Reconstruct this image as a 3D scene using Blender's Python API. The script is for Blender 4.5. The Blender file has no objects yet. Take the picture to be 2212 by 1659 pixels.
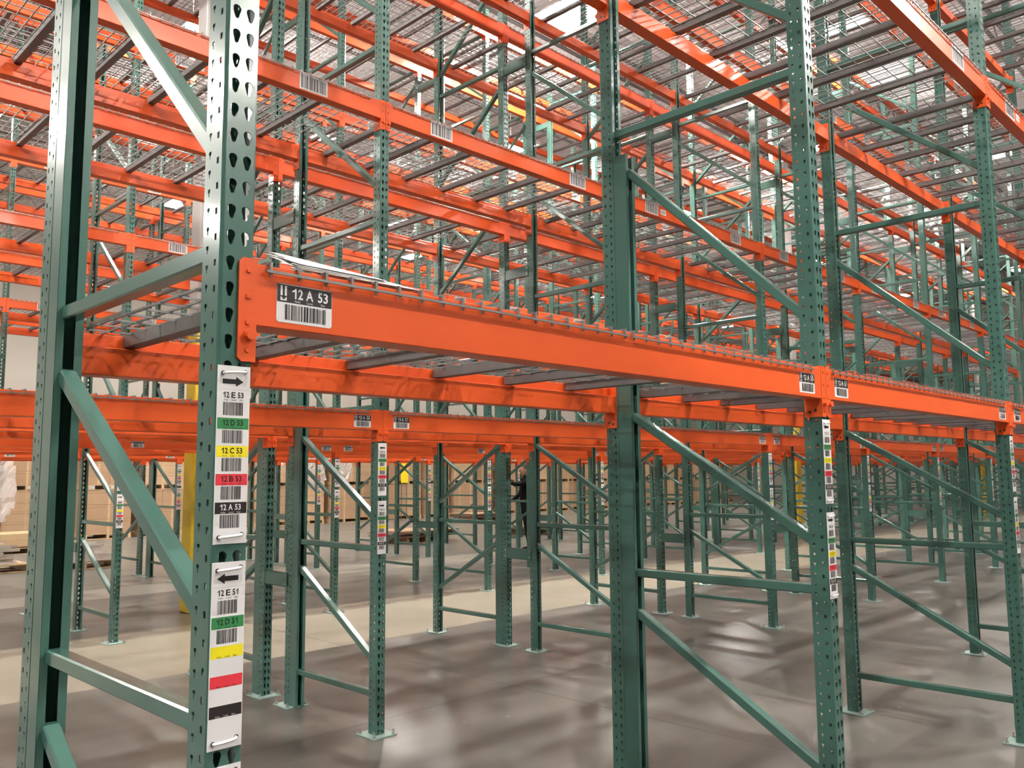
import bpy, bmesh, math, random
from mathutils import Vector, Matrix
random.seed(7)
SC = bpy.context.scene
COL = SC.collection

# ------------------------------------------------------------------ camera
F_PX, W_PX = 1840.5, 2212.0
CAM = Vector((-0.7335, -1.5074, 1.5965))
YAW, PITCH, ROLL = 0.78241, 0.1066, -0.00805
cam_data = bpy.data.cameras.new('camera'); cam = bpy.data.objects.new('camera', cam_data); COL.objects.link(cam)
fw = Vector((math.cos(YAW)*math.cos(PITCH), math.sin(YAW)*math.cos(PITCH), math.sin(PITCH)))
rt = Vector((math.sin(YAW), -math.cos(YAW), 0)); up = rt.cross(fw)
r2 = rt*math.cos(ROLL)+up*math.sin(ROLL); u2 = -rt*math.sin(ROLL)+up*math.cos(ROLL)
cam.matrix_world = Matrix(((r2.x,u2.x,-fw.x,CAM.x),(r2.y,u2.y,-fw.y,CAM.y),(r2.z,u2.z,-fw.z,CAM.z),(0,0,0,1)))
cam_data.sensor_width = 36.0; cam_data.lens = F_PX/W_PX*36.0; cam_data.clip_end = 300; cam_data.clip_start = .05
SC.camera = cam

# ------------------------------------------------------------------ world, exposure
world = bpy.data.worlds.new('world'); SC.world = world; world.use_nodes = True
wb = world.node_tree.nodes['Background']; wb.inputs[0].default_value = (1.0, .93, .86, 1); wb.inputs[1].default_value = 0.14
SC.view_settings.view_transform = 'Standard'; SC.view_settings.look = 'None'
SC.view_settings.exposure = 0.3; SC.view_settings.gamma = 1.0; SC.view_settings.use_curve_mapping = False
SC.cycles.use_denoising = True
SC.cycles.max_bounces = 7; SC.cycles.diffuse_bounces = 4; SC.cycles.glossy_bounces = 3
SC.cycles.transparent_max_bounces = 6; SC.cycles.sample_clamp_indirect = 6.0
SC.cycles.caustics_reflective = False; SC.cycles.caustics_refractive = False
LAMP_POWER = 640.0
LAMP_COL = (1.0, .95, .87)
LAMP_Z = 8.78
# x, y of the hanging high-bay lamps (the seven the photo shows first)
LAMPS = [(8.95,6.7),(12.4,3.92),(12.3,11.15),(8.56,20.2),(8.9,13.9),(17.2,6.6),(19.0,11.2),
         (0.9,6.7),(25.2,6.6),(5.0,11.2),(27,11.2),(35,11.2),(33.5,6.6),(16.5,20.2),(26,20.2),(36,20.2),(20.5,3.92),
         (-3.5,1.2),(-4.5,-3.6),(3.6,-3.6),(11.6,-3.6),(1.5,17.5),(-4.5,16.9),(-6.2,13.1),(-10,21),(5.9,-11.2)]

# ------------------------------------------------------------------ measures (metres)
L = 2.5219; PW = .070; PD = .0762; D = 1.0858; BT = .123
LEV = [1.889, 3.959, 6.029, 8.099]
PH = 8.5344
ROWS = {'A':dict(y=0.0, n=4, name='nearest rack row', aisle=12),
        'B':dict(y=2.9367, n=7, name='second rack row', aisle=13),
        'C':dict(y=4.3266, n=9, name='third rack row', aisle=13),
        'D':dict(y=7.24, n=14, name='fourth rack row', aisle=14),
        'E':dict(y=8.84, n=16, name='fifth rack row', aisle=14),
        'F':dict(y=11.6, n=18, name='sixth rack row', aisle=15),
        'G':dict(y=12.98, n=18, name='farthest rack row', aisle=15)}
ORD = ['first','second','third','fourth','fifth','sixth','seventh','eighth','ninth','tenth','eleventh','twelfth','thirteenth',
       'fourteenth','fifteenth','sixteenth','seventeenth','eighteenth','nineteenth','twentieth']
LVN = ['lowest','second','third','top']

# ------------------------------------------------------------------ materials
def mat(name, col, rough=.5, metal=0.0, spec=.5, coat=0.0, noise=0.0, nscale=8.0, bump=0.0, bscale=60.0, emis=None, estr=0.0, alpha=1.0):
    m = bpy.data.materials.new(name); m.use_nodes = True; nt = m.node_tree; b = nt.nodes['Principled BSDF']
    b.inputs['Base Color'].default_value = (*col, 1); b.inputs['Roughness'].default_value = rough
    b.inputs['Metallic'].default_value = metal; b.inputs['Specular IOR Level'].default_value = spec
    b.inputs['Coat Weight'].default_value = coat; b.inputs['Coat Roughness'].default_value = .12
    if alpha < 1: b.inputs['Alpha'].default_value = alpha
    if emis: b.inputs['Emission Color'].default_value = (*emis, 1); b.inputs['Emission Strength'].default_value = estr
    if noise or bump:
        tc = nt.nodes.new('ShaderNodeTexCoord')
    if noise:
        n = nt.nodes.new('ShaderNodeTexNoise'); n.inputs['Scale'].default_value = nscale; n.inputs['Detail'].default_value = 4
        nt.links.new(tc.outputs['Object'], n.inputs['Vector'])
        mx = nt.nodes.new('ShaderNodeMix'); mx.data_type = 'RGBA'
        mx.inputs['A'].default_value = (*[c*(1-noise) for c in col], 1); mx.inputs['B'].default_value = (*[min(1, c*(1+noise)) for c in col], 1)
        nt.links.new(n.outputs['Fac'], mx.inputs['Factor']); nt.links.new(mx.outputs['Result'], b.inputs['Base Color'])
    if bump:
        n = nt.nodes.new('ShaderNodeTexNoise'); n.inputs['Scale'].default_value = bscale
        nt.links.new(tc.outputs['Object'], n.inputs['Vector'])
        bp = nt.nodes.new('ShaderNodeBump'); bp.inputs['Strength'].default_value = bump; bp.inputs['Distance'].default_value = .002
        nt.links.new(n.outputs['Fac'], bp.inputs['Height']); nt.links.new(bp.outputs['Normal'], b.inputs['Normal'])
    return m
M = {}
M['green'] = mat('green_enamel', (.054,.135,.112), .27, spec=.5, coat=.4, noise=.10, nscale=5, bump=.12, bscale=14)
M['orange'] = mat('orange_enamel', (.76,.106,.021), .38, spec=.4, coat=.1, noise=.08, nscale=4)
M['zinc'] = mat('galvanised_channel', (.15,.138,.138), .5, metal=.1, noise=.15, nscale=20)
M['wire'] = mat('galvanised_wire', (.24,.235,.235), .42, metal=.4)
M['plate'] = mat('base_plate_paint', (.25,.36,.33), .45, noise=.25, nscale=18)
M['bolt'] = mat('zinc_bolt', (.55,.55,.52), .35, metal=.8)
M['white'] = mat('label_white', (.80,.79,.80), .42)
M['black'] = mat('label_black', (.018,.014,.014), .4)
M['lgreen'] = mat('label_green', (.035,.235,.075), .4)
M['lyellow'] = mat('label_yellow', (.93,.80,.02), .4)
M['lred'] = mat('label_red', (.78,.045,.065), .4)
M['grey'] = mat('label_grey', (.45,.43,.45), .4)
M['tie'] = mat('white_nylon', (.85,.85,.86), .3)
M['steelw'] = mat('white_wall_panel', (.80,.75,.68), .6, noise=.03, nscale=.4)
M['ceil'] = mat('white_roof_deck', (.70,.675,.69), .6)
M['joist'] = mat('grey_joist_paint', (.10,.095,.095), .5)
M['yellow'] = mat('yellow_column_paint', (.72,.50,.03), .45, noise=.12, nscale=3)
M['colgrey'] = mat('grey_column_paint', (.42,.40,.39), .5)
M['carton'] = mat('carton_board', (.40,.265,.16), .75, noise=.10, nscale=3)
M['carton2'] = mat('carton_board_light', (.49,.34,.21), .75, noise=.08, nscale=3)
M['wood'] = mat('pallet_wood', (.50,.36,.21), .8, noise=.2, nscale=6)
M['sheet'] = mat('hardboard', (.22,.14,.10), .7, noise=.15, nscale=3)
M['film'] = mat('stretch_film', (.85,.83,.82), .2, coat=.6, alpha=.45)
M['lampbody'] = mat('lamp_housing', (.75,.75,.75), .4, metal=.3)
M['uplight'] = mat('lamp_added_uplight', (.9,.9,.9), .5, emis=LAMP_COL, estr=LAMP_POWER*.08)  # glowing lamp top added to brighten the roof deck
M['lamp'] = mat('lamp_diffuser', (.9,.9,.9), .5, emis=LAMP_COL, estr=LAMP_POWER)
M['cloth'] = mat('black_workwear', (.006,.006,.007), .95, spec=.1)
M['vest'] = mat('grey_cloth', (.40,.40,.42), .8)
M['skin'] = mat('skin', (.36,.20,.13), .55)
M['hair'] = mat('dark_hair', (.02,.015,.012), .7)
M['paper'] = mat('white_paper', (.84,.83,.82), .6)
M['scrap'] = mat('pale_metal_offcuts', (.74,.71,.65), .5, noise=.2, nscale=10)
M['signy'] = mat('yellow_sign', (.9,.72,.02), .5)

def floor_mat():
    m = bpy.data.materials.new('polished_concrete'); m.use_nodes = True; nt = m.node_tree; b = nt.nodes['Principled BSDF']
    N = nt.nodes.new; K = nt.links.new
    tc = N('ShaderNodeTexCoord'); sep = N('ShaderNodeSeparateXYZ'); K(tc.outputs['Object'], sep.inputs[0])
    def noise(scale, detail=5, sx=1, sy=1):
        mp = N('ShaderNodeMapping'); mp.inputs['Scale'].default_value = (sx, sy, 1); K(tc.outputs['Object'], mp.inputs[0])
        n = N('ShaderNodeTexNoise'); n.inputs['Scale'].default_value = scale; n.inputs['Detail'].default_value = detail
        K(mp.outputs[0], n.inputs['Vector']); return n.outputs['Fac']
    def ramp(src, p0, c0, p1, c1):
        r = N('ShaderNodeValToRGB'); e = r.color_ramp.elements; e[0].position = p0; e[0].color = (*c0, 1); e[1].position = p1; e[1].color = (*c1, 1)
        K(src, r.inputs[0]); return r.outputs[0]
    def mix(f, a, c):
        x = N('ShaderNodeMix'); x.data_type = 'RGBA'
        for k, v in (('Factor', f), ('A', a), ('B', c)):
            if isinstance(v, (int, float)): x.inputs[k].default_value = v
            elif isinstance(v, tuple): x.inputs[k].default_value = (*v, 1)
            else: K(v, x.inputs[k])
        return x.outputs['Result']
    def math_(op, a, c=None):
        x = N('ShaderNodeMath'); x.operation = op
        for i, v in enumerate((a, c)):
            if v is None: continue
            if isinstance(v, (int, float)): x.inputs[i].default_value = v
            else: K(v, x.inputs[i])
        return x.outputs[0]
    base = ramp(noise(.8, 6, .45, 1.5), .32, (.060,.056,.050), .68, (.158,.148,.134))
    blot = ramp(noise(2.3, 5, .6, 1.4), .34, (.72,.72,.72), .66, (1,1,1))
    mul = N('ShaderNodeMix'); mul.data_type = 'RGBA'; mul.blend_type = 'MULTIPLY'; mul.inputs['Factor'].default_value = 1
    K(base, mul.inputs['A']); K(blot, mul.inputs['B']); c = mul.outputs['Result']
    # lamplit aisle strip, its light painted paler into the floor colour
    lit_aisle = math_('MULTIPLY', math_('GREATER_THAN', sep.outputs[1], 5.50), math_('LESS_THAN', sep.outputs[1], 7.72))
    c = mix(math_('MULTIPLY', lit_aisle, .70), c, (.27,.245,.19))
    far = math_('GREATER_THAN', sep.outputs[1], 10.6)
    c = mix(math_('MULTIPLY', far, .6), c, (.26,.245,.215))  # lit floor farther back, its lamplight also put into the colour
    # saw cuts
    def lines(o, off, pitch, w):
        a = math_('ABSOLUTE', math_('SUBTRACT', math_('FRACT', math_('DIVIDE', math_('SUBTRACT', o, off), pitch)), .5))
        return math_('GREATER_THAN', a, .5-w/pitch)
    j = math_('MAXIMUM', lines(sep.outputs[0], 4.02, 3.75, .006), lines(sep.outputs[1], 3.22, 4.47, .006))
    c = mix(math_('MULTIPLY', j, .95), c, (.018,.015,.013))
    # dust specks swept against the posts
    sp = ramp(noise(11, 2), .745, (0,0,0), .775, (1,1,1))
    c = mix(math_('MULTIPLY', sp, .45), c, (.62,.58,.53))
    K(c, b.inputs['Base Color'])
    rr = ramp(noise(1.1, 1), .3, (.285,.285,.285), .75, (.34,.34,.34)); K(rr, b.inputs['Roughness'])
    b.inputs['Specular IOR Level'].default_value = .38
    return m
M['floor'] = floor_mat()

# ------------------------------------------------------------------ mesh helpers
class MB:
    """collects geometry, links it as one mesh object"""
    def __init__(s): s.v = []; s.f = []; s.m = []; s.mats = []
    def mi(s, m):
        if m not in s.mats: s.mats.append(m)
        return s.mats.index(m)
    def face(s, pts, m):
        b = len(s.v); s.v.extend([tuple(p) for p in pts]); s.f.append(tuple(range(b, b+len(pts)))); s.m.append(s.mi(m))
    def box(s, x0, x1, y0, y1, z0, z1, m, skip=''):
        P = [(x0,y0,z0),(x1,y0,z0),(x1,y1,z0),(x0,y1,z0),(x0,y0,z1),(x1,y0,z1),(x1,y1,z1),(x0,y1,z1)]
        b = len(s.v); s.v.extend(P); k = s.mi(m)
        for f in ((0,3,2,1),(4,5,6,7),(0,1,5,4),(1,2,6,5),(2,3,7,6),(3,0,4,7)):
            s.f.append(tuple(b+i for i in f)); s.m.append(k)
    def bbox(s, x0, x1, y0, y1, z0, z1, m, r=.004):
        """box with bevelled long edges on every axis"""
        bm = bmesh.new(); bmesh.ops.create_cube(bm, size=1)
        for v in bm.verts: v.co = Vector(((x0+x1)/2+v.co.x*(x1-x0), (y0+y1)/2+v.co.y*(y1-y0), (z0+z1)/2+v.co.z*(z1-z0)))
        bmesh.ops.bevel(bm, geom=bm.edges[:], offset=r, segments=1, affect='EDGES'); s.add(bm, m)
    def add(s, bm, m, mtx=None):
        b = len(s.v); k = s.mi(m); bm.verts.index_update()
        for v in bm.verts:
            c = mtx @ v.co if mtx else v.co; s.v.append(tuple(c))
        for f in bm.faces: s.f.append(tuple(b+v.index for v in f.verts)); s.m.append(k)
        bm.free()
    def prism(s, poly, axis, a, b, m, cap=True):
        """poly = 2-D points in the plane across axis; extruded from a to b"""
        def P(p, t): return {'x':(t,p[0],p[1]), 'y':(p[0],t,p[1]), 'z':(p[0],p[1],t)}[axis]
        n = len(poly); o = len(s.v); k = s.mi(m)
        s.v.extend([P(p, a) for p in poly]+[P(p, b) for p in poly])
        for i in range(n):
            j = (i+1) % n; s.f.append((o+i, o+j, o+n+j, o+n+i)); s.m.append(k)
        if cap: s.f.append(tuple(o+i for i in reversed(range(n)))); s.m.append(k); s.f.append(tuple(o+n+i for i in range(n))); s.m.append(k)
    def bar(s, p, q, w, h, m, side=Vector((1,0,0)), bev=0):
        """rectangular bar from p to q; w along side, h across"""
        p, q = Vector(p), Vector(q); d = (q-p).normalized(); side = (side-d*side.dot(d)).normalized(); u = d.cross(side)
        if bev:
            pr = [(-w/2+bev,-h/2),(w/2-bev,-h/2),(w/2,-h/2+bev),(w/2,h/2-bev),(w/2-bev,h/2),(-w/2+bev,h/2),(-w/2,h/2-bev),(-w/2,-h/2+bev)]
        else: pr = [(-w/2,-h/2),(w/2,-h/2),(w/2,h/2),(-w/2,h/2)]
        n = len(pr); o = len(s.v); k = s.mi(m)
        for c in (p, q): s.v.extend([tuple(c+side*a+u*b) for a, b in pr])
        for i in range(n):
            j = (i+1) % n; s.f.append((o+i,o+j,o+n+j,o+n+i)); s.m.append(k)
        s.f.append(tuple(o+i for i in reversed(range(n)))); s.m.append(k); s.f.append(tuple(o+n+i for i in range(n))); s.m.append(k)
    def tube(s, pts, r, m, n=6):
        pts = [Vector(p) for p in pts]; k = s.mi(m); o = len(s.v)
        for i, p in enumerate(pts):
            d = (pts[min(i+1, len(pts)-1)]-pts[max(i-1, 0)]).normalized()
            a = Vector((0,0,1)) if abs(d.z) < .9 else Vector((1,0,0)); a = (a-d*a.dot(d)).normalized(); b = d.cross(a)
            for t in range(n):
                th = 2*math.pi*(t+.5)/n; s.v.append(tuple(p+a*math.cos(th)*r+b*math.sin(th)*r))
        for i in range(len(pts)-1):
            for t in range(n):
                u = (t+1) % n; s.f.append((o+i*n+t, o+i*n+u, o+(i+1)*n+u, o+(i+1)*n+t)); s.m.append(k)
        s.f.append(tuple(o+t for t in reversed(range(n)))); s.m.append(k)
        e = o+(len(pts)-1)*n; s.f.append(tuple(e+t for t in range(n))); s.m.append(k)
    def mesh(s, name):
        me = bpy.data.meshes.new(name); me.from_pydata(s.v, [], s.f); me.polygons.foreach_set('material_index', s.m)
        for m in s.mats: me.materials.append(m)
        me.update(); return me
    def obj(s, name, parent=None, loc=None):
        return put(s.mesh(name), name, parent, loc)
def put(me, name, parent=None, loc=None, rot=None):
    o = bpy.data.objects.new(name, me); COL.objects.link(o)
    if parent: o.parent = parent
    if loc: o.location = loc
    if rot: o.rotation_euler = rot
    return o
def tag(o, label, cat, group=None, kind=None):
    if label: o['label'] = label
    if cat: o['category'] = cat
    if group: o['group'] = group
    if kind: o['kind'] = kind
    return o
def thing(name, loc, label, cat, group=None, rz=0):
    o = bpy.data.objects.new(name, None); COL.objects.link(o); o.location = loc; o.rotation_euler = (0,0,rz); o.empty_display_size = .1
    return tag(o, label, cat, group)

# ------------------------------------------------------------------ perforated post
T = .0024
def hole_cell(mb, f, s0, s1, z0, z1, cs, cz, poly, m):
    """one rectangle of sheet with a hole; f(s, z, depth) gives the 3-D point"""
    C = [(s0,z0),(s1,z0),(s1,z1),(s0,z1)]
    P = [(cs+a, cz+b) for a, b in poly]; n = len(P)
    def corner(a, b): return (0 if b < cz else 3) if a < cs else (1 if b < cz else 2)
    k = mb.mi(m)
    tris = []
    for i in range(n):
        p, q = P[i], P[(i+1) % n]; mx, mz = (p[0]+q[0])/2, (p[1]+q[1])/2
        c = corner(mx, mz); tris.append((p, q, C[c]))
        r = P[(i+2) % n]; c2 = corner((q[0]+r[0])/2, (q[1]+r[1])/2)
        while c2 != c:
            nx = (c+1) % 4; tris.append((q, C[nx], C[c])); c = nx
    for t in (0.0, T):
        for a, b, c in tris:
            pts = [f(*a, t), f(*b, t), f(*c, t)]
            if t == 0: pts.reverse()
            mb.face(pts, m)
    for i in range(n):
        p, q = P[i], P[(i+1) % n]; mb.face([f(*p, 0), f(*q, 0), f(*q, T), f(*p, T)], m)
def plain(mb, f, s0, s1, z0, z1, m):
    mb.face([f(s0,z0,0), f(s0,z1,0), f(s1,z1,0), f(s1,z0,0)][::-1], m); mb.face([f(s0,z0,T), f(s0,z1,T), f(s1,z1,T), f(s1,z0,T)], m)
# counter-clockwise hole outlines
TEAR = [(.0042*math.cos(a), -.0115+.0042*math.sin(a)) for a in (math.pi*1.15, math.pi*1.5, math.pi*1.85)] + \
       [(.0088*math.cos(a), .0050+.0088*math.sin(a)) for a in [math.pi*t for t in (-.06,.12,.3,.5,.7,.88,1.06)]]
TEE = [(-.0013,-.0095),(.0013,-.0095),(.0016,-.0022),(.0050,-.0002),(.0050,.0062),(-.0050,.0062),(-.0050,-.0002),(-.0016,-.0022)]
SQ = [(-.0045,-.0065),(.0045,-.0065),(.0045,.0065),(-.0045,.0065)]
def post_mesh(h=PH):
    mb = MB(); m = M['green']; r = .006
    web = lambda s, z, t: (s, t, z)
    left = lambda s, z, t: (t, s, z)
    right = lambda s, z, t: (PW-t, s, z)
    n2 = round(h/.0508); n15 = round(h/.0381)
    for i in range(n2):
        z0, z1 = i*.0508, (i+1)*.0508; zc = z0+.0254
        hole_cell(mb, web, r, PW/2, z0, z1, .0205, zc, TEAR, m)
        hole_cell(mb, web, PW/2, PW-r, z0, z1, PW-.0205, zc-.0, TEAR, m)
        for f in (left, right): hole_cell(mb, f, r, .037, z0, z1, .0225, zc, SQ, m)
    for i in range(n15):
        for f in (left, right): hole_cell(mb, f, .037, PD-.003, i*.0381, (i+1)*.0381, .0560, (i+.5)*.0381, TEE, m)
    c = r*.3
    for pts in ([(0,r),(c,c),(r,0)], [(PW-r,0),(PW-c,c),(PW,r)]):       # rolled corners
        for a, b in zip(pts[:-1], pts[1:]): mb.face([(*a,0),(*b,0),(*b,h),(*a,h)], m)
    for x0, x1, xm in ((0,.020,.003),(PW-.020,PW,PW-.003)):             # lips
        mb.box(x0, x1, PD-.003, PD-.0006, 0, h, m)
    return mb.mesh('post')
def post_reinforcement_mesh(h=3.16):
    mb = MB(); m = M['green']; y0, y1 = PD, PD*2
    mb.box(.0008, .0036, y0, y1, 0, h, m); mb.box(PW-.0036, PW-.0008, y0, y1, 0, h, m)
    mb.box(.0008, .022, y1-.003, y1, 0, h, m); mb.box(PW-.020, PW-.0008, y1-.003, y1, 0, h, m)
    mb.box(.0008, PW-.0008, y0, y0+.003, 0, h, m)
    for k in range(int(h/.6)): mb.box(-.0012, .002, y0-.002, y0+.002, k*.6+.2, k*.6+.25, m)
    return mb.mesh('post_reinforcement')
POST = post_mesh(); POSTR = post_reinforcement_mesh()

def base_plate_mesh():
    mb = MB(); mb.bbox(-.055, PW+.055, -.055, .135, 0, .009, M['plate'], .0015); return mb.mesh('base_plate')
def anchor_mesh():
    mb = MB()
    bm = bmesh.new(); bmesh.ops.create_cone(bm, cap_ends=True, segments=6, radius1=.011, radius2=.011, depth=.011, matrix=Matrix.Translation((0,0,.0055))); mb.add(bm, M['bolt'])
    bm = bmesh.new(); bmesh.ops.create_cone(bm, cap_ends=True, segments=8, radius1=.0055, radius2=.0055, depth=.03, matrix=Matrix.Translation((0,0,.015))); mb.add(bm, M['bolt'])
    return mb.mesh('anchor_bolt')
PLATE = base_plate_mesh(); ANCHOR = anchor_mesh()

# horizontal and diagonal braces; 'low' end is at the aisle side
HZ = [.245, 1.14, 2.04, 3.28, 4.50, 5.72, 6.94, 8.16]
DG = [(.45,.955),(1.33,1.868),(2.24,3.07),(3.52,4.28),(4.74,5.50),(5.96,6.72),(7.18,7.94)]
def brace_mesh(name, y0, z0, y1, z1):
    mb = MB(); mb.bar((PW/2, y0, z0), (PW/2, y1, z1), .042, .038, M['green'], bev=.004)
    if name == 'diagonal_brace':
        for y, z in ((y0, z0), (y1, z1)): mb.bar((PW/2-.024, y, z), (PW/2+.024, y, z), .006, .04, M['green'], side=Vector((0,1,0)))
    return mb.mesh(name)
_bc = {}
def brace(name, *a):
    k = (name,)+tuple(round(v, 3) for v in a)
    if k not in _bc: _bc[k] = brace_mesh(name, *a)
    return _bc[k]

DOUBLE = {('A',0,'r'),('A',1,'r'),('B',0,'r'),('B',1,'r'),('C',1,'f'),('C',2,'f'),('C',0,'f'),('D',6,'r'),('F',2,'r'),('D',9,'r'),('E',6,'f')}
MIRROR = {'C','E','G'}     # back-to-back rows: the aisle is behind them
def frame(row, i):
    R_ = ROWS[row]; x, y = i*L, R_['y']
    extra = ''
    if row == 'A': lab = ['green upright frame at far left, carrying the slot 53 and 51 label strips',
                          'green upright frame right of centre, between slot 55 and 57 beams, nearest rack row',
                          'green upright frame at the right edge, where the slot 59 and 61 beams meet',
                          'green upright frame past the right edge one, only its rear post seen, nearest rack row',
                          'last green upright frame of the nearest rack row'][i]
    else:
        tail = ' with strip labels' if row in 'BDF' and i else ''
        lab = 'green upright frame%s, %s from the left in the %s' % (tail, ORD[i], R_['name'])
    e = thing('upright_frame', (x, y, 0), lab, 'rack frame', 'upright frames of the pallet racks')
    near = R_['y'] < 6 and i < 5
    for side in 'fr':
        if side == 'f': p = put(POST, 'post', e)
        else: p = put(POST, 'post', e, (PW, D, 0), (0, 0, math.pi))
        if (row, i, side) in DOUBLE: put(POSTR, 'post_reinforcement', p)
        pl = put(PLATE, 'base_plate', e, (0,0,0) if side == 'f' else (PW, D, 0), None if side == 'f' else (0,0,math.pi))
        if near or (row == 'D' and i < 5):
            for ax, ay in ((-.038,-.038),(PW+.038,-.038),(-.038,.115),(PW+.038,.115)): put(ANCHOR, 'anchor_bolt', pl, (ax, ay, .009))
    def inner(side, z):
        d = PD*2 if ((row, i, side) in DOUBLE and z < 3.2) else PD
        return d if side == 'f' else D-d
    for z in HZ: put(brace('horizontal_brace', inner('f', z)-.006, z, inner('r', z)+.006, z), 'horizontal_brace', e)
    for a, b in DG:
        zf, zr = (b, a) if row in MIRROR else (a, b)
        put(brace('diagonal_brace', inner('f', zf)-.004, zf, inner('r', zr)+.004, zr), 'diagonal_brace', e)
    return e

# ------------------------------------------------------------------ writing
_txt = {}
def text_polys(s, bold=True):
    key = (s, bold)
    if key in _txt: return _txt[key]
    cu = bpy.data.curves.new('t', 'FONT'); cu.body = s; cu.size = 1; cu.resolution_u = 2; cu.align_x = 'LEFT'
    if bold: cu.offset = .022
    ob = bpy.data.objects.new('t', cu); me = bpy.data.meshes.new_from_object(ob)
    vs = [v.co.copy() for v in me.vertices]; fs = [tuple(p.vertices) for p in me.polygons]
    bpy.data.objects.remove(ob); bpy.data.curves.remove(cu); bpy.data.meshes.remove(me)
    x0 = min(v.x for v in vs); x1 = max(v.x for v in vs); y0 = min(v.y for v in vs); y1 = max(v.y for v in vs)
    _txt[key] = ([((v.x-x0)/(x1-x0), (v.y-y0)/(y1-y0)) for v in vs], fs); return _txt[key]
ONE = ([(.05,.60),(.05,.76),(.45,.84),(.62,1.0),(.88,1.0),(.88,0),(.58,0),(.58,.72)], [(0,1,2,3,4,5,6,7)])
def put_text(mb, s, x0, x1, z0, z1, y, m, bold=True):
    if not bold or len(s) > 2: return put_word(mb, s, x0, x1, z0, z1, y, m, bold)
    n = len(s); g = .10*(x1-x0) if n > 1 else 0; w = (x1-x0-g*(n-1))/n
    for k, ch in enumerate(s):
        a = x0+k*(w+g); vs, fs = ONE if ch == '1' else text_polys(ch, bold); o = len(mb.v); kk = mb.mi(m)
        mb.v.extend([(a+p*w, y, z0+q*(z1-z0)) for p, q in vs])
        for f in fs: mb.f.append(tuple(o+i for i in f)); mb.m.append(kk)
def put_word(mb, s, x0, x1, z0, z1, y, m, bold=True):
    """text laid on the plane y, filling the rectangle"""
    vs, fs = text_polys(s, bold); o = len(mb.v); k = mb.mi(m)
    mb.v.extend([(x0+a*(x1-x0), y, z0+b*(z1-z0)) for a, b in vs])
    for f in fs: mb.f.append(tuple(o+i for i in f)); mb.m.append(k)
def quad(mb, x0, x1, z0, z1, y, m): mb.face([(x0,y,z0),(x1,y,z0),(x1,y,z1),(x0,y,z1)], m)
def barcode(mb, x0, x1, z0, z1, y, seed):
    rnd = random.Random(seed); x = x0; u = (x1-x0)/62
    while x < x1-u:
        w = rnd.choice((1,1,2,3))*u; quad(mb, x, min(x+w, x1), z0, z1, y, M['black']); x += w+rnd.choice((1,1,2))*u
def arrow(mb, x0, x1, zc, h, y, right, m):
    w = x1-x0; t = h*.24; hd = w*.36
    if right: pts = [(x0,zc-t),(x1-hd,zc-t),(x1-hd,zc-h/2),(x1,zc),(x1-hd,zc+h/2),(x1-hd,zc+t),(x0,zc+t)]
    else: pts = [(x0,zc),(x0+hd,zc-h/2),(x0+hd,zc-t),(x1,zc-t),(x1,zc+t),(x0+hd,zc+t),(x0+hd,zc+h/2)]
    mb.face([(a,y,b) for a, b in pts], m)
_lab = {}
def slot_label(aisle, slot, text=True):
    """the black and white label on a first-level beam, 128 x 76 mm, origin at its lower left"""
    key = (aisle, slot) if text else None
    if key in _lab: return _lab[key]
    mb = MB(); w, h = .128, .078; c = .004
    mb.prism([(c,0),(w-c,0),(w,c),(w,h-c),(w-c,h),(c,h),(0,h-c),(0,c)], 'y', -.0006, 0, M['white'])
    y = -.0009; quad(mb, .0008, w-.0008, .041, h-.0012, y, M['black']); y = -.0012
    if text:
        put_text(mb, str(aisle), .034, .059, .050, .0715, y, M['white']); put_text(mb, 'A', .066, .083, .050, .0715, y, M['white'])
        put_text(mb, str(slot), .094, .118, .050, .0715, y, M['white'])
        put_text(mb, 'Aisle', .040, .053, .0430, .0475, y, M['white'], False); put_text(mb, 'Level', .068, .082, .0430, .0475, y, M['white'], False)
        put_text(mb, 'Slot', .101, .111, .0430, .0475, y, M['white'], False)
    else:
        for a, b in ((.034,.059),(.067,.082),(.094,.118)): quad(mb, a, b, .052, .070, y, M['grey'])
    quad(mb, .008, .0125, .054, .074, y, M['white']); quad(mb, .0175, .022, .054, .074, y, M['white'])
    quad(mb, .008, .022, .044, .0515, y, M['white'])
    mb.face([(.015,y-.0003,.0455),(.021,y-.0003,.052),(.009,y-.0003,.052)], M['black'])
    barcode(mb, .019, .113, .006, .037, y, slot*7+aisle)
    _lab[key] = mb.mesh('slot_label'); return _lab[key]
def bar_label():
    if 'bar' in _lab: return _lab['bar']
    mb = MB(); mb.box(0,   .20, -.0006, 0, 0, .106, M['white']); barcode(mb, .012, .188, .010, .092, -.0010, 99); _lab['bar'] = mb.mesh('barcode_label'); return _lab['bar']
def small_label():
    if 'small' in _lab: return _lab['small']
    mb = MB(); mb.box(0, .085, -.0006, 0, 0, .05, M['white']); quad(mb, .01, .075, .01, .04, -.001, M['grey']); _lab['small'] = mb.mesh('small_label'); return _lab['small']
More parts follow.
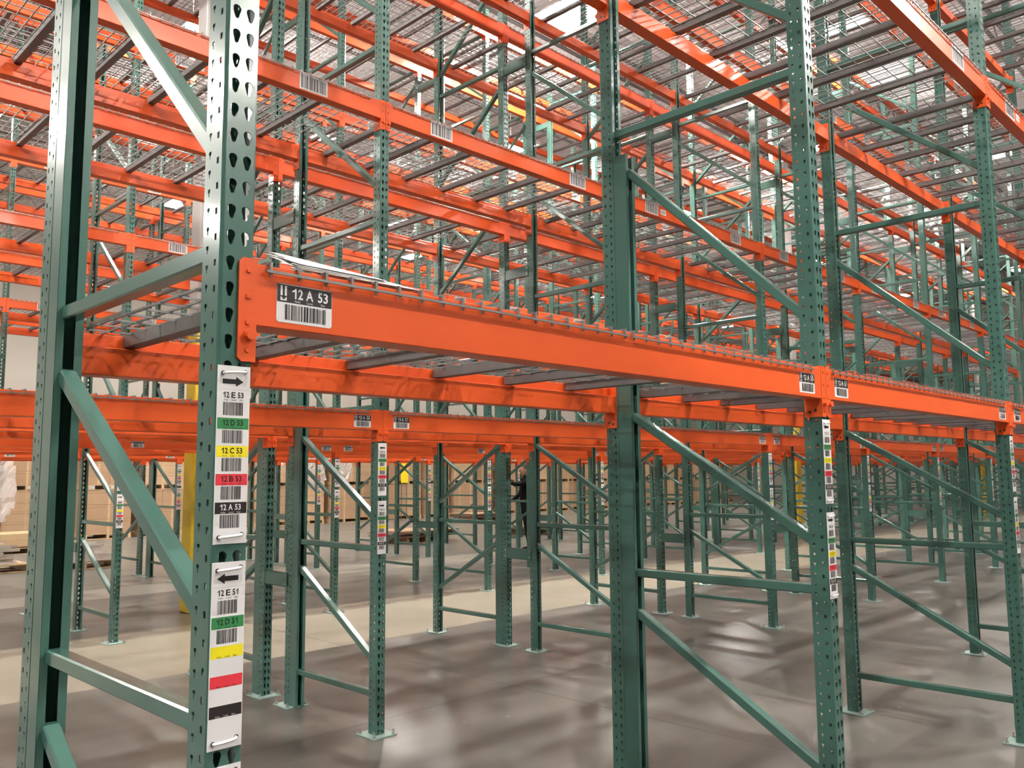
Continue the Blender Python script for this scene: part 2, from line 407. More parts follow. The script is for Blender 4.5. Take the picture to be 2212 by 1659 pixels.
def strip_label(aisle, slot, right, codes='EDCBA', text=True):
    """white plastic strip on a post face, 66 x 332 mm, origin at its lower left"""
    key = ('strip', aisle if text else 0, slot if text else 0, right, codes, text)
    if key in _lab: return _lab[key]
    mb = MB(); w, h = .066, .333; mb.box(0, w, -.0012, 0, 0, h, M['white']); y = -.0015; y2 = -.0018
    arrow(mb, .010, .052, h-.030, .019, y, right, M['black'])
    cols = {'E':(None,'black'),'D':('lgreen','black'),'C':('lyellow','black'),'B':('lred','black'),'A':('black','white')}
    for k, c in enumerate('EDCBA'):
        zt = h-.046-.0525*k; bg, fg = cols[c]
        if bg: quad(mb, .0015, w-.0015, zt-.0215, zt-.0005, y, M[bg])
        else: quad(mb, .001, w-.001, zt+.0006, zt+.001, y, M['grey'])
        if text:
            if c in codes:
                put_text(mb, str(aisle), .011, .024, zt-.0150, zt-.0040, y2, M[fg]); put_text(mb, c, .028, .0365, zt-.0150, zt-.0040, y2, M[fg])
                put_text(mb, str(slot), .041, .053, zt-.0150, zt-.0040, y2, M[fg])
            for s, a, b in (('Aisle',.013,.022),('Level',.029,.038),('Slot',.045,.052)): put_text(mb, s, a, b, zt-.0205, zt-.0175, y2, M[fg], False)
        elif c == 'A': quad(mb, .014, .050, zt-.015, zt-.006, y2, M['grey'])
        if c in codes or not text: barcode(mb, .012, .052, zt-.048, zt-.0235, y, slot+k*3)
    _lab[key] = mb.mesh('label_strip'); return _lab[key]
def tie_mesh():
    mb = MB(); mb.tube([(.010,.002,0),(.012,-.006,.000),(.020,-.009,.001),(.033,-.010,.002),(.046,-.009,.003),(.053,-.006,.004),(.055,.002,.004)], .0032, M['tie'], 6)
    for x, z in ((.010,.0005),(.055,.0045)):
        bm = bmesh.new(); bmesh.ops.create_cone(bm, cap_ends=True, segments=10, radius1=.0042, radius2=.0042, depth=.0005, matrix=Matrix.Translation((x,-.0016,z)) @ Matrix.Rotation(math.pi/2, 4, 'X')); mb.add(bm, M['black'])
    return mb.mesh('zip_tie')
TIE = tie_mesh()
def strips(e, row, i):
    """the strips are zip-tied to the post, so they move with the frame"""
    A_ = ROWS[row]['aisle']; text = row in 'AB' and i < 5
    items = [(1.474, 51+4*i if i else 53, i == 0, 'EDCBA'), (1.108, 53+4*i if i else 51, i > 0, 'EDCBA' if i else 'ED')]
    if row == 'A' and i == 0: items.append((.745, 51, False, 'CBA'))
    for z, slot, right, codes in items:
        s = put(strip_label(A_, slot, right, codes, text), 'label_strip', e, (.0008, -.0004, z))
        if row == 'A' and i < 2:
            for dz in (.318, .012): put(TIE, 'zip_tie', s, (0, -.0012, dz))

# ------------------------------------------------------------------ beams
HL = (L-PW-.008)/2                     # half length of the tube
def tube_geo(mb):
    mb.prism([(-.005,0.002),(-.003,0),(.064,0),(.066,.002),(.066,.080),(.064,.082),(.034,.082),(.032,.084),(.032,.121),(.030,.123),(-.003,.123),(-.005,.121)], 'x', -HL, HL, M['orange'])
def conn_geo(mb, s, detail=True):
    """end plate wrapping the post corner; s = -1 left end, +1 right end"""
    xo, xi = s*(HL+.0375), s*HL
    z0, z1, c = -.072, .131, .008
    a, b = (xo, xi)
    poly = [(a-s*c*1, z0), (b, z0), (b, z1), (a-s*c, z1), (a, z1-c), (a, z0+c)] if detail else [(a,z0),(b,z0),(b,z1),(a,z1)]
    if s > 0: poly = [(p[0], p[1]) for p in poly][::-1]
    mb.prism(poly, 'y', -.0065, -.0022, M['orange'])
    x0, x1 = sorted((xi, xi+s*.0036)); mb.box(x0, x1, -.0022, .068, z0, z1, M['orange'])
    if detail:
        for k, zz in enumerate((.106,.055,.004,-.050)):
            bm = bmesh.new(); bmesh.ops.create_cone(bm, cap_ends=True, segments=12, radius1=.0062, radius2=.0045, depth=.004, matrix=Matrix.Translation((s*(HL+.0185), -.008, zz)) @ Matrix.Rotation(math.pi/2, 4, 'X')); mb.add(bm, M['orange'])
        for yy, zz in ((.022,-.045),(.046,-.052)):
            bm = bmesh.new(); bmesh.ops.create_cone(bm, cap_ends=True, segments=10, radius1=.006, radius2=.006, depth=.0008, matrix=Matrix.Translation((xi-s*.0003, yy, zz)) @ Matrix.Rotation(math.pi/2, 4, 'Y')); mb.add(bm, M['black'])
def pin_mesh():
    mb = MB()
    for r, d, y in ((.0100,.012,-.0125),(.0118,.0035,-.0195)):
        bm = bmesh.new(); bmesh.ops.create_cone(bm, cap_ends=True, segments=16, radius1=r, radius2=r*.93, depth=d, matrix=Matrix.Translation((0,y,0)) @ Matrix.Rotation(math.pi/2, 4, 'X')); mb.add(bm, M['orange'])
    return mb.mesh('safety_pin')
_b = MB(); tube_geo(_b); TUBE = _b.mesh('box_section')
_b = MB(); conn_geo(_b, -1); CONL = _b.mesh('end_connector')
_b = MB(); conn_geo(_b, 1); CONR = _b.mesh('end_connector')
_b = MB(); tube_geo(_b); conn_geo(_b, -1, False); conn_geo(_b, 1, False); WHOLE = _b.mesh('rack_beam')
PIN = pin_mesh()
# ------------------------------------------------------------------ wire decks
DW = 1.165; CH = (.15,.54,.93)
def mesh_geo(mb):
    w = M['wire']; r = .0027
    nx = 19; x0 = .012; dx = (DW-.024)/(nx-1)
    for k in range(nx):
        x = x0+k*dx
        mb.bar((x,-.012,.127), (x,D+.012,.127), .0054, .0054, w)
        for y, s in ((-.012,-1),(D+.012,1)):
            mb.bar((x,y,.129), (x,y,.100), .0054, .0054, w)
    for y in [-.0165, .02]+[.10+k*.0985 for k in range(10)]+[D-.02, D+.0165]:
        z = .109 if (y < -.01 or y > D+.01) else .1215
        if .03 < y < D-.03 or z == .109: mb.bar((0,y,z), (DW,y,z), .0054, .0054, w, side=Vector((0,1,0)))
def chan_geo(mb, x):
    g = M['zinc']; y0, y1 = .036, D-.036; z0, z1 = .088, .1245
    mb.box(x-.020, x+.020, y0, y1, z1-.002, z1-.0005, g)
    mb.box(x-.020, x-.018, y0, y1, z0, z1, g); mb.box(x+.018, x+.020, y0, y1, z0, z1, g); mb.box(x-.020, x+.020, y0, y1, z0, z0+.0018, g)
_b = MB(); mesh_geo(_b); WMESH = _b.mesh('wire_mesh')
CHM = []
for cx in CH:
    _b = MB(); chan_geo(_b, cx); CHM.append(_b.mesh('support_channel'))
_b = MB(); mesh_geo(_b); [chan_geo(_b, c) for c in CH]; DECK = _b.mesh('wire_deck')

# ------------------------------------------------------------------ what the camera sees of each repeat
def seen(P, mx=.10, my=.12):
    d = Vector(P)-CAM; z = d.dot(fw)
    if z < .2: return False
    return abs(F_PX*d.dot(r2)/z) < 1106*(1+mx) and abs(F_PX*d.dot(u2)/z) < 829.5*(1+my)
def any_seen(pts): return any(seen(p) for p in pts)
beams, decks = [], []
for row, R_ in ROWS.items():
    for i in range(R_['n']):
        for lv, z in enumerate(LEV):
            y = R_['y']
            for side in 'fr':
                yy = y if side == 'f' else y+D
                pts = [(i*L+L*t/6, yy, z+dz) for t in range(7) for dz in (-.07,.13)]
                if any_seen(pts):
                    c = Vector(((i+.5)*L, yy, z)); beams.append(((c-CAM).length, row, i, lv, side))
            for half in (0, 1):
                pts = [(i*L+.09+half*1.18+DW*t/3, y+D*s/2, z+.12) for t in range(4) for s in range(3)]
                if any_seen(pts):
                    c = Vector((i*L+.67+half*1.18, y+D/2, z)); decks.append(((c-CAM).length, row, i, lv, half))
beams.sort(); decks.sort()

for row, R_ in ROWS.items():
    for i in range(R_['n']+1):
        x, y = i*L, R_['y']
        if not any_seen([(x+PW/2, y+dy, z) for dy in (0, D) for z in [k*.5 for k in range(18)]]): continue
        e = frame(row, i)
        if row in 'ABDF': strips(e, row, i)

def beam_place(row, i, lv, side):
    y = ROWS[row]['y']; xc = i*L+PW+.004+HL
    return ((xc, y, LEV[lv]), 0) if side == 'f' else ((xc, y+D, LEV[lv]), math.pi)
def bay_word(row, i):
    return '%s bay from the left' % ORD[i]
rest = MB()
for k, (d, row, i, lv, side) in enumerate(beams):
    loc, rz = beam_place(row, i, lv, side)
    sd = 'front' if side == 'f' else 'rear'
    if row == 'A' and lv == 0 and side == 'f':
        lab = ['long orange beam across the centre with labels 12 A 53 and 12 A 55', 'orange beam right of the centre post with labels 12 A 57 and 12 A 59',
               'orange beam starting at the right edge with label 12 A 61', 'orange front beam of the nearest row, fourth bay'][i]
    elif row == 'B' and lv == 0 and side == 'f' and i < 2:
        lab = ['orange beam ending in label 13 A 55, second rack row, behind the front post', 'orange beam beginning with label 13 A 57, second rack row'][i]
    else: lab = 'orange %s beam, %s level, %s, %s' % (sd, LVN[lv], bay_word(row, i), ROWS[row]['name'])
    if k < 300:
        detail = k < 70
        if detail:
            e = thing('rack_beam', loc, lab, 'rack beam', 'orange load beams of the pallet racks', rz)
            tb = put(TUBE, 'box_section', e)
            cl = put(CONL, 'end_connector', e); cr = put(CONR, 'end_connector', e)
            if k < 24: put(PIN, 'safety_pin', cl, (-(HL+.016), 0, -.020)); put(PIN, 'safety_pin', cr, ((HL+.016), 0, -.020))
        else:
            e = put(WHOLE, 'rack_beam', None, loc, (0,0,rz)); tag(e, lab, 'rack beam', 'orange load beams of the pallet racks')
        aisle_side = (side == 'f') != (row in MIRROR)
        if aisle_side or row == 'A':
            if side == 'f' or row in MIRROR:
                sl = 53+4*i
                if lv == 0:
                    if side == 'f':
                        t = row in 'AB'
                        put(slot_label(ROWS[row]['aisle'], sl, t), 'slot_label', e, (.117-PW-.004-HL, -.0052, .014))
                        put(slot_label(ROWS[row]['aisle'], sl+2, t), 'slot_label', e, (2.333-PW-.004-HL, -.0052, .014))
                elif side == 'f':
                    put(bar_label(), 'barcode_label', e, (.42-PW-HL, -.0052, .009)); put(bar_label(), 'barcode_label', e, (1.90-PW-HL, -.0052, .009))
                    if (i+lv) % 3 == 0: put(small_label(), 'small_label', e, (.66-PW-HL, -.0052, .035))
        if side == 'r' and row != 'A' and (i+lv) % 2 == 0 and k > 20:
            put(bar_label(), 'barcode_label', e, (.62-HL, -.0052, .009))
    else:
        R4 = Matrix.Translation(loc) @ Matrix.Rotation(rz, 4, 'Z')
        o = len(rest.v); rest.v.extend([tuple(R4 @ v.co) for v in WHOLE.vertices]); kk = rest.mi(M['orange'])
        for p in WHOLE.polygons: rest.f.append(tuple(o+j for j in p.vertices)); rest.m.append(kk)
if rest.v: tag(rest.obj('rack_beam'), 'orange load beams of the far bays, too distant to single out', 'rack beam', 'orange load beams of the pallet racks', 'stuff')

restd = MB()
GD = 'wire mesh decks on the rack beams'
for k, (d, row, i, lv, half) in enumerate(decks):
    loc = (i*L+.088+half*1.182, ROWS[row]['y'], LEV[lv]); hf = 'left' if half == 0 else 'right'
    lab = 'wire mesh deck, %s half, %s level, %s, %s' % (hf, LVN[lv], bay_word(row, i), ROWS[row]['name'])
    if row == 'A' and lv == 0 and i == 0: lab = ['wire mesh deck carrying the torn white paper, right behind label 12 A 53', 'wire mesh deck of slot 55, beside the centre post, on the lowest beams'][half]
    if k < 300:
        if k < 44:
            e = thing('wire_deck', loc, lab, 'wire deck', GD); put(WMESH, 'wire_mesh', e)
            for c in CHM: put(c, 'support_channel', e)
        else: e = put(DECK, 'wire_deck', None, loc); tag(e, lab, 'wire deck', GD)
    else:
        o = len(restd.v); restd.v.extend([(v.co.x+loc[0], v.co.y+loc[1], v.co.z+loc[2]) for v in DECK.vertices])
        ms = [restd.mi(m) for m in DECK.materials]
        for p in DECK.polygons: restd.f.append(tuple(o+j for j in p.vertices)); restd.m.append(ms[p.material_index])
if restd.v: tag(restd.obj('wire_deck'), 'wire mesh decks of the far bays, too distant to single out', 'wire deck', GD, 'stuff')

# row spacers between back-to-back rows
def spacer_mesh(w):
    mb = MB(); mb.box(.006, .010, .012, w-.012, 0, .10, M['green']); mb.box(.006, .030, .012, w-.012, .097, .10, M['green']); mb.box(.006, .030, .012, w-.012, 0, .003, M['green'])
    mb.box(.002, .010, -.02, .014, 0, .10, M['green']); mb.box(.002, .010, w-.014, w+.02, 0, .10, M['green'])
    return mb.mesh('row_spacer')
def spacer_bolt():
    mb = MB(); bm = bmesh.new(); bmesh.ops.create_cone(bm, cap_ends=True, segments=6, radius1=.007, radius2=.007, depth=.006, matrix=Matrix.Rotation(math.pi/2, 4, 'Y')); mb.add(bm, M['bolt']); return mb.mesh('bolt')
SB = spacer_bolt()
for a, b in (('B','C'),('D','E'),('F','G')):
    y0 = ROWS[a]['y']+D; w = ROWS[b]['y']-y0; sm = spacer_mesh(w)
    for i in range(ROWS[a]['n']+1):
        for q, z in enumerate((.815,3.49,5.59,7.75)):
            if not seen((i*L, y0+w/2, z)): continue
            s = put(sm, 'row_spacer', None, (i*L-.010, y0, z))
            tag(s, 'green row spacer, %s lowest, joining the %s and %s at their %s frames' % (ORD[q], ROWS[a]['name'].replace(' rack row',''), ROWS[b]['name'], ORD[i]), 'row spacer', 'row spacers between back-to-back racks')
            if i < 4:
                for yy in (-.006, w+.006):
                    for zz in (.022,.078): put(SB, 'bolt', s, (.001, yy, zz))

# ------------------------------------------------------------------ torn paper on the deck
def paper(mb, o, ang, ln, wd, z, seed):
    rnd = random.Random(seed); c, s = math.cos(ang), math.sin(ang); n = 12
    pts = [(0,0)]+[(-rnd.uniform(.0,.03), wd*(k+1)/n) for k in range(n-1)]+[(0,wd),(ln,wd*.9),(ln,.0)]
    P = [(o[0]+a*c-b*s, o[1]+a*s+b*c) for a, b in pts]
    mb.prism(P, 'z', z, z+.0012, M['paper'])
for j, (ox, oy, an, ln, wd, z) in enumerate([(.185,.006,-.02,.30,.10,2.0205),(.170,.008,.01,.28,.105,2.0240),(.195,.010,.03,.25,.095,2.0275),(.180,.013,.00,.22,.09,2.0310)]):
    mb = MB(); paper(mb, (ox, oy), an, ln, wd, z, j)
    # the sheets lean up at the back and fan out towards the torn end
    for q in range(len(mb.v)):
        x, y, zz = mb.v[q]; t = max(0, min(1, (.30-(x-ox))/.30)); mb.v[q] = (x, y, zz+max(0, y-.01)*(.10+.34*t))
    tag(mb.obj('paper_sheet'), ['white torn paper sheet, bottom of the stack on the deck by 12 A 53', 'white torn paper sheet, second from bottom on the deck by 12 A 53',
        'white torn paper sheet, second from top on the deck by 12 A 53', 'white torn paper sheet, topmost on the deck by 12 A 53'][j], 'paper', 'torn papers on the wire deck')

# ------------------------------------------------------------------ building
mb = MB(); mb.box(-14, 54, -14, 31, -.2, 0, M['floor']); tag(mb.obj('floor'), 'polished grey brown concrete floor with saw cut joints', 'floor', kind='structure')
mb = MB(); mb.box(-14, 54, 30.5, 30.8, 0, 11.6, M['steelw']); tag(mb.obj('wall_back'), 'plain white warehouse wall behind the racks', 'wall', kind='structure')
mb = MB(); mb.box(53, 53.3, -9, 30.5, 0, 11.6, M['steelw']); tag(mb.obj('wall_right'), 'white end wall far to the right', 'wall', kind='structure')
CZ = 11.2
mb = MB(); x = -14.0; k = mb.mi(M['ceil'])
pr = [(0,0),(.05,0),(.075,.04),(.135,.04)]
line = []
while x < 53: 
    for a, b in pr: line.append((x+a, CZ+b))
    x += .16
o = len(mb.v)
for a, z in line: mb.v.append((a,-14,z)); mb.v.append((a,30.5,z))
for j in range(len(line)-1): mb.f.append((o+2*j, o+2*j+1, o+2*j+3, o+2*j+2)); mb.m.append(k)
mb.box(-14, 53, -14, 30.5, CZ+.06, CZ+.16, M['ceil'])
tag(mb.obj('ceiling'), 'white corrugated steel roof deck', 'ceiling', kind='structure')
# open-web joists along the rows, carried by girders across them
def joist_mesh(x0, x1, h=.55, pitch=1.1):
    mb = MB(); g = M['joist']; z1 = CZ-.005; z0 = z1-h
    for z in (z0, z1-.05):
        mb.box(x0, x1, -.045, -.004, z, z+.035, g); mb.box(x0, x1, .004, .045, z, z+.035, g)
    n = int((x1-x0)/pitch)
    for j in range(n):
        a = x0+j*pitch; mb.bar((a, 0, z0+.03), (a+pitch/2, 0, z1-.03), .026, .026, g); mb.bar((a+pitch/2, 0, z1-.03), (a+pitch, 0, z0+.03), .026, .026, g)
    return mb.mesh('roof_joist')
JM = joist_mesh(-14, 53)
JY = [-6.6+3.3*j for j in range(12)]
for j, y in enumerate(JY):
    if any_seen([(x, y, CZ-.4) for x in range(0, 53, 2)]) or y < 2:
        tag(put(JM, 'roof_joist', None, (0,y,0)), 'dark open web roof joist running along the rows, %s from the near side' % ORD[j], 'roof joist', 'roof joists under the deck')
def girder_mesh():
    mb = MB(); g = M['joist']; z1 = CZ-.63; z0 = z1-.85
    for z in (z0, z1-.09): mb.box(-.08, -.008, -9, 30.5, z, z+.09, g); mb.box(.008, .08, -9, 30.5, z, z+.09, g)
    y = -9
    while y < 30: mb.bar((0,y,z0+.05),(0,y+.7,z1-.05),.05,.05,g); mb.bar((0,y+.7,z1-.05),(0,y+1.4,z0+.05),.05,.05,g); y += 1.4
    return mb.mesh('roof_girder')
GM = girder_mesh()
COLX = (3.97, 19.4, 34.0)
for j, x in enumerate(COLX): tag(put(GM, 'roof_girder', None, (x,0,0)), 'deep dark roof truss running across the rows over the %s' % ['left hand yellow column','middle yellow column','far right yellow column'][j], 'roof truss', 'roof trusses over the columns')
def pipe_mesh():
    mb = MB(); mb.tube([(-14,0,0),(53,0,0)], .03, M['colgrey'], 8); return mb.mesh('sprinkler_pipe')
PM = pipe_mesh()
for j, y in enumerate((6.0, 10.4, 16.2)): tag(put(PM, 'sprinkler_pipe', None, (0,y,CZ-.75)), 'thin grey sprinkler pipe under the joists, above the %s' % ['third rack row','aisle between fifth and sixth rack rows','open floor behind the racks'][j], 'pipe', 'sprinkler pipes')
cy = ROWS['D']['y']+D+.257
for j, x in enumerate(COLX):
    w = .125; e = thing('building_column', (x, cy, 0), 'square building column with yellow painted lower part, %s' % ['left, behind the slot label post','middle, just left of the slot 55 post','far right, nearest the right edge post'][j], 'column', 'building columns between racks')
    mb = MB(); mb.bbox(-w, w, -w, w, 3.6, CZ-1.48, M['colgrey'], .01); mb.obj('column_shaft', e)
    mb = MB(); mb.bbox(-w, w, -w, w, .0, 3.6, M['yellow'], .01); mb.obj('yellow_painted_base', e)
# high-bay lamps
def lamp_meshes():
    b = MB(); b.bbox(-.24, .24, -.40, .40, .02, .10, M['lampbody'], .01); b.box(-.05,.05,-.30,.30,.10,.17,M['lampbody'])
    for yy in (-.28,.28): b.tube([(0,yy,.17),(0,yy,CZ-LAMP_Z-.001)], .006, M['lampbody'], 5)
    d = MB(); d.box(-.18, .18, -.32, .32, 0, .02, M['lamp']); u = MB(); u.box(-.20, .20, -.36, .36, .1005, .112, M['uplight']); return b.mesh('housing'), d.mesh('diffuser'), u.mesh('added_uplight')
LH, LD, LU = lamp_meshes()
LS = LD.copy(); LS.materials.clear(); LS.materials.append(mat('narrow_lamp_diffuser', (.9,.9,.9), .5, emis=LAMP_COL, estr=LAMP_POWER*17.0))
LLAB = ['large glaring lamp at the top centre','rectangular glaring lamp at upper right, seen through the wire deck','round glaring lamp left of centre, over the long beam',
        'glaring lamp at left between the two near posts','glaring lamp left of centre behind the second rack row','small lamp peeping past the slot 55 post','small distant lamp right of centre on the slanting brace']
for j, (x, y) in enumerate(LAMPS):
    lab = LLAB[j] if j < 7 else 'white high bay lamp hanging outside or at the edge of the view, number %s along' % ORD[j-7]
    if j >= 7: lab = 'hanging high bay lamp %s' % ['over the aisle behind the third row, nearest the left','over the same aisle, fourth from the left','over the sixth row aisle at the left end','over the sixth row aisle, fourth from the left',
        'over the sixth row aisle, farthest right','over the aisle behind the third row, farthest right','over the carton stacks, second from left','over the carton stacks, third from left','over the carton stacks, farthest right',
        'over the second row, farther than the glaring one','over the cross aisle at the left','over the near aisle, behind the viewer','over the near aisle, beside the slot 53 post','over the near aisle, right of the viewer','over the open floor at far left','over the open floor, left of the racks','over the open floor, left of the racks and nearer','over the open floor in the far left corner','over the far side of the viewer aisle'][j-7]
    e = thing('high_bay_lamp', (x, y, LAMP_Z), lab, 'lamp', 'high bay lamps'); put(LH, 'housing', e); put(LD, 'diffuser', e); put(LU, 'added_uplight', e)
    if j == 0: e.scale = (1.7, 1.7, 1.0)
    if y < 0: e.scale = (.5, .5, 1.0); e.children[1].data = LS

# ------------------------------------------------------------------ goods behind the racks
def pallet_parts():
    out = []
    d = MB(); [d.bbox(-.60, .60, -.50+.128*k, -.50+.128*k+.10, .122, .140, M['wood'], .002) for k in range(8)]
    [d.bbox(-.60, .60, y, y+.10, 0, .018, M['wood'], .002) for y in (-.50,-.05,.40)]
    s = MB(); s.bbox(-.035, .035, -.50, .50, .018, .122, M['wood'], .002)
    return d.mesh('deck_boards'), s.mesh('stringer')
PDM, PSM = pallet_parts()
def pallet(loc, label, group='pallets on the floor', rz=0):
    e = thing('pallet', loc, label, 'pallet', group, rz); put(PDM, 'deck_boards', e)
    for x in (-.56, 0, .56): put(PSM, 'stringer', e, (x,0,0))
    return e
def carton_mesh(w, h, m):
    mb = MB(); mb.bbox(-w/2, w/2, -.49, .49, 0, h, m, .006); quad(mb, -w/2+.004, w/2-.004, h*.80, h*.80+.010, -.4912, M['sheet'])
    mb.box(-.03, .03, -.4925, -.4905, .004, h-.004, M['wood']); return mb.mesh('carton')
CA = carton_mesh(.585, .285, M['carton']); CB = carton_mesh(1.17, .285, M['carton2']); CC = carton_mesh(1.17, .3805, M['carton'])
stx = [5.1+1.42*k for k in range(27)]
ns = 0
for k, x in enumerate(stx):
    y = 24.4 + (.5 if k % 4 == 1 else 0) - (1.6 if k in (2, 3) else 0)
    if not any_seen([(x-.5, y, .5), (x+.5, y, .5)]): continue
    ns += 1; nm = '%s stack from the left' % ORD[ns-1] if ns <= 20 else '%s stack from the right' % ORD[len(stx)-k-1]
    for tier in (0, 1):
        z = tier*1.288; tn = ['lower','upper'][tier]
        if k == 2 and tier == 1: pass
        pallet((x, y, z), '%s wooden pallet under cartons, %s' % (tn, nm), 'pallets of the carton stacks')
        z += .1405
        kind = (k+tier) % 3
        if kind == 0:
            for l in range(4):
                for c, xx in (('left',-.2945),('right',.2945)):
                    tag(put(CA, 'carton', None, (x+xx, y, z+l*.2865)), 'brown %s carton, %s layer, %s pallet, %s' % (c, ORD[l], tn, nm), 'carton', 'cartons on pallets at the back')
        elif kind == 1:
            for l in range(4): tag(put(CB, 'carton', None, (x, y, z+l*.2865)), 'wide light brown carton, %s layer, %s pallet, %s' % (ORD[l], tn, nm), 'carton', 'cartons on pallets at the back')
        else:
            for l in range(3): tag(put(CC, 'carton', None, (x, y, z+l*.3817)), 'wide tall brown carton, %s layer, %s pallet, %s' % (ORD[l], tn, nm), 'carton', 'cartons on pallets at the back')
def film(x, y, z, w, h, label, seed):
    rnd = random.Random(seed); mb = MB(); n = 10; g = {}
    for a in range(n+1):
        for b in range(n+1): g[a,b] = (x-w/2+w*a/n+rnd.uniform(-.03,.03), y+rnd.uniform(-.06,.03), z+h*b/n+rnd.uniform(-.03,.03))
    for a in range(n):
        for b in range(n):
            if abs(a-n/2)+abs(b-n/2) < n*.72: mb.face([g[a,b], g[a+1,b], g[a+1,b+1], g[a,b+1]], M['film'])
    tag(mb.obj('stretch_film'), label, 'film', 'loose stretch film on carton stacks')
film(15.2, 23.88, 1.2, .9, 1.3, 'crumpled white stretch film hanging beside the second label post, left of it', 1)
film(16.4, 23.88, 1.4, .7, 1.3, 'torn stretch film trailing over cartons behind the slot 13 A 57 beam', 2)
film(13.6, 23.88, 1.6, .7, 1.0, 'shiny stretch film between the two doubled posts', 3)
film(5.6, 23.88, .5, 1.0, 1.6, 'crumpled stretch film on the cartons at the left edge', 4)
mb = MB(); mb.box(18.40, 18.72, 23.2, 23.22, 1.35, 2.9, M['signy']); mb.tube([(18.44,23.24,0),(18.44,23.24,2.9)], .012, M['joist']); mb.tube([(18.68,23.24,0),(18.68,23.24,2.9)], .012, M['joist'])
tag(mb.obj('yellow_sign'), 'plain yellow upright sign board among the cartons', 'sign')
# low pallets with boards
def board_pile(x, y, n, label, cat_label, w=1.5, seed=1):
    rnd = random.Random(seed); pallet((x, y, 0), label)
    z = .1405
    for k in range(n):
        t = .022; mb = MB(); mb.box(-w/2, w/2, -.62, .62, 0, t, M['sheet'] if k < n-1 else M['carton'])
        o = mb.obj('board', None, (x+rnd.uniform(-.06,.06), y+rnd.uniform(-.05,.05), z)); o.rotation_euler = (0,0,rnd.uniform(-.06,.06))
        tag(o, '%s, %s sheet up' % (cat_label, ORD[k]), 'board', 'flat boards on low pallets'); z += t+.0008
board_pile(12.6, 15.2, 7, 'dark wooden pallet under flat boards, left of the person', 'brown flat board on the pallet left of the person', 1.7, 1)
board_pile(16.6, 14.9, 4, 'dark wooden pallet under flat boards, behind the person', 'brown flat board on the pallet behind the person', 1.7, 2)
board_pile(20.0, 21.0, 6, 'pale wooden pallet under light boards before the cartons', 'light brown board on the pallet before the cartons', 1.3, 3)
# timber bundle and offcuts at the left edge
for k in range(5):
    for l in range(2):
        mb = MB(); mb.bbox(-.9, .9, -.09, .09, 0, .14, M['wood'], .004)
        tag(mb.obj('timber', None, (4.55, 19.0+k*.19, .16+l*.142)), 'pale timber beam at the left edge, %s layer, %s from the front' % (['bottom','top'][l], ORD[k]), 'timber', 'timber bundle on the floor')
pallet((4.55, 19.4, 0), 'pallet under the timber bundle at the left edge')
rnd = random.Random(5)
def channel_mesh(ln):
    mb = MB(); mb.box(0, ln, 0, .06, 0, .004, M['scrap']); mb.box(0, ln, 0, .004, 0, .04, M['scrap']); mb.box(0, ln, .056, .06, 0, .04, M['scrap']); return mb.mesh('metal_offcut')
CHN = [channel_mesh(.35), channel_mesh(.55), channel_mesh(.8)]
for pile, (px, py, word) in enumerate(((3.42, 15.5, 'left edge heap'), (4.76, 15.1, 'heap behind the doubled left post'))):
    pallet((px, py, 0), 'pallet under the pale metal offcuts, %s' % word)
    q = 0
    for l in range(8):
        for c in range(5):
            o = put(CHN[rnd.randrange(3)], 'metal_offcut', None, (px-.5+rnd.uniform(0,.25), py-.45+c*.19+rnd.uniform(-.04,.04), .141+l*.0412)); o.rotation_euler = (0,0,rnd.uniform(-.14,.14))
            tag(o, 'pale metal channel offcut, %s layer, %s from the front, %s' % (ORD[l], ORD[c], word), 'metal offcut', 'pale metal offcuts on pallets'); q += 1

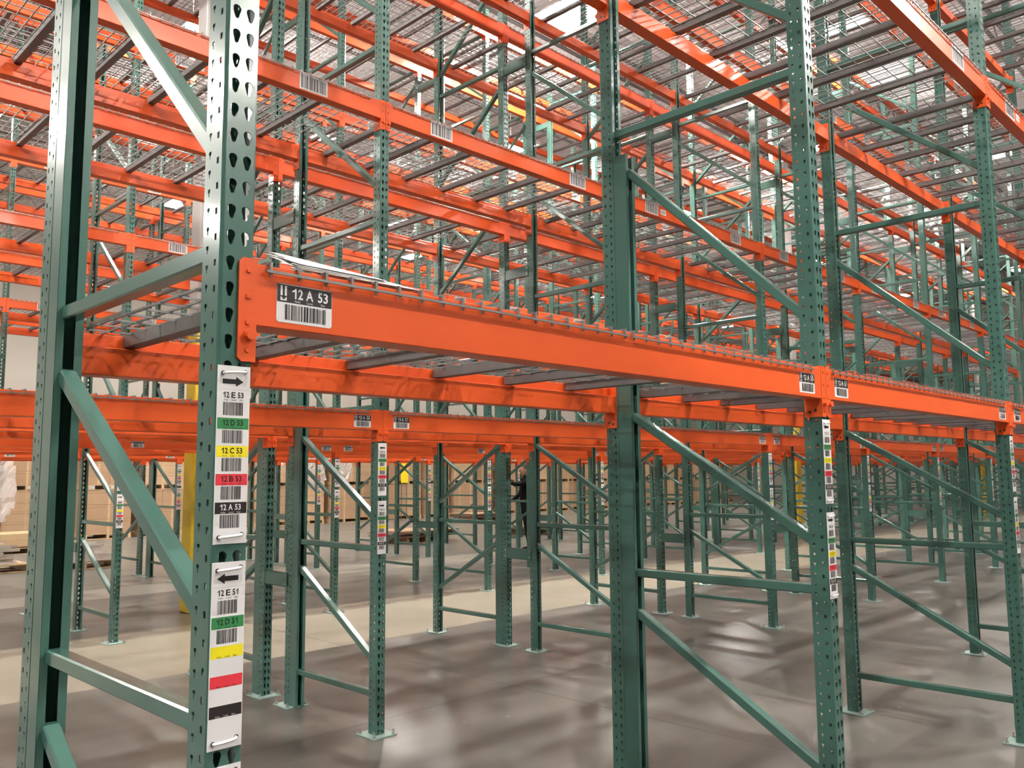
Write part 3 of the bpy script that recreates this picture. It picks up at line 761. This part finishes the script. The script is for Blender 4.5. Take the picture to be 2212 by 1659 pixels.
# ------------------------------------------------------------------ person behind the racks
def skinned(name, joints, edges, m, parent=None, sub=2):
    me = bpy.data.meshes.new(name); me.from_pydata([j[0] for j in joints], edges, []); o = bpy.data.objects.new(name, me); COL.objects.link(o)
    sk = o.modifiers.new('skin', 'SKIN'); sk.use_smooth_shade = True
    for v, j in zip(me.skin_vertices[0].data, joints):
        r = j[1]; v.radius = r if isinstance(r, tuple) else (r, r)
    me.skin_vertices[0].data[0].use_root = True
    ss = o.modifiers.new('sub', 'SUBSURF'); ss.levels = ss.render_levels = sub
    dg = bpy.context.evaluated_depsgraph_get(); me2 = bpy.data.meshes.new_from_object(o.evaluated_get(dg))
    bpy.data.objects.remove(o); me2.materials.clear(); me2.materials.append(m)
    for p in me2.polygons: p.use_smooth = True
    o = put(me2, name, parent); return o
def person(loc, rz):
    e = thing('person', loc, 'person in black work clothes standing behind the racks, reaching one arm to the left', 'person', rz=rz)
    # local: faces -x ; y is to the person's right-hand side away from the viewer
    J = [((0,0,.98),(.15,.15)), ((-.01,0,1.15),(.14,.14)), ((-.015,0,1.34),(.165,.15)), ((-.01,0,1.47),(.13,.08)), ((-.02,0,1.55),(.055,.055)), ((-.03,0,1.60),(.055,.055)),
         ((0,-.10,.90),.092), ((-.02,-.11,.50),.062), ((.02,-.115,.11),.045), ((-.02,-.115,.045),.042), ((-.15,-.12,.035),.034),
         ((0,.10,.90),.092), ((.04,.11,.50),.062), ((.10,.115,.11),.045), ((.06,.115,.045),.042), ((-.07,.12,.035),.034),
         ((-.02,-.19,1.45),.058), ((-.22,-.22,1.40),.048), ((-.45,-.18,1.44),.038), ((-.49,-.175,1.445),.032),
         ((0,.19,1.45),.058), ((-.06,.25,1.18),.048), ((-.26,.22,1.05),.038), ((-.30,.21,1.045),.032)]
    E = [(0,1),(1,2),(2,3),(3,4),(4,5),(0,6),(6,7),(7,8),(8,9),(9,10),(0,11),(11,12),(12,13),(13,14),(14,15),(3,16),(16,17),(17,18),(18,19),(3,20),(20,21),(21,22),(22,23)]
    J = [((p[0][0], p[0][1], p[0][2]), (p[1] if isinstance(p[1], tuple) else p[1])) for p in J]
    skinned('body', J, E, M['cloth'], e)
    # head with face
    bm = bmesh.new(); bmesh.ops.create_uvsphere(bm, u_segments=20, v_segments=14, radius=1)
    for v in bm.verts:
        x, y, z = v.co; v.co = Vector((x*.098, y*.076, z*.118))
        if z < 0: v.co.x *= 1-.10*abs(z); v.co.y *= 1-.28*abs(z)
        if x < -.80 and abs(y) < .30 and -.35 < z < .1: v.co.x -= .016*(1-abs(y)/.3)
    mb = MB(); mb.add(bm, M['skin'], Matrix.Translation((-.045,0,1.70)))
    for yy in (-.030,.030):
        bm = bmesh.new(); bmesh.ops.create_icosphere(bm, subdivisions=1, radius=.009); mb.add(bm, M['hair'], Matrix.Translation((-.136,yy,1.708)))
    mb.box(-.142,-.132,-.022,.022,1.648,1.654,M['lred'])
    for yy in (-.077,.077): mb.bbox(-.055,-.025,yy-.008,yy+.008,1.675,1.735,M['skin'],.004)
    hd = mb.obj('head', e)
    bm = bmesh.new(); bmesh.ops.create_uvsphere(bm, u_segments=20, v_segments=12, radius=1)
    bmesh.ops.delete(bm, geom=[v for v in bm.verts if v.co.z < -.15 or (v.co.x < -.55 and v.co.z < .45)], context='VERTS')
    for v in bm.verts: v.co = Vector((v.co.x*.106, v.co.y*.084, v.co.z*.126))
    mb = MB(); mb.add(bm, M['hair'], Matrix.Translation((-.038,0,1.708))); mb.obj('hair', hd)
    def hand(o, d, sgn, nm):
        o = Vector(o); d = Vector(d).normalized(); side = Vector((0,0,1)); nrm = d.cross(side)
        J = [(o, .020), (o+d*.045, (.030,.014)), (o+d*.085, (.034,.014))]; E = [(0,1),(1,2)]
        for k, (off, ln) in enumerate(((-.030,.060),(-.010,.072),(.010,.068),(.029,.052))):
            b = len(J); p = o+d*.092+side*off
            J += [(p, .0085), (p+d*ln*.45+nrm*sgn*.004, .008), (p+d*ln*.75+nrm*sgn*.018, .0075), (p+d*ln*.9+nrm*sgn*.032, .0065)]; E += [(2,b),(b,b+1),(b+1,b+2),(b+2,b+3)]
        b = len(J); J += [(o+d*.035+side*.034, .011), (o+d*.065+side*.056, .009), (o+d*.088+side*.064, .008)]; E += [(1,b),(b,b+1),(b+1,b+2)]
        skinned(nm, [(tuple(a), r) for a, r in J], E, M['skin'], e, 1)
    hand((-.49,-.175,1.447), (-1,.02,.12), 1, 'hand'); hand((-.30,.21,1.045), (-1,-.05,-.1), -1, 'hand')
    # reflective belt and pale vest panel
    mb = MB(); n = 20
    for k in range(n):
        a, b = 2*math.pi*k/n, 2*math.pi*(k+1)/n
        P = lambda t, z: (math.cos(t)*.165, math.sin(t)*.190, z)
        mb.face([P(a,1.035), P(b,1.035), P(b,1.065), P(a,1.065)], M['vest'])
    mb.obj('belt', e)
    return e
person((12.47, 11.22, 0), -.50)
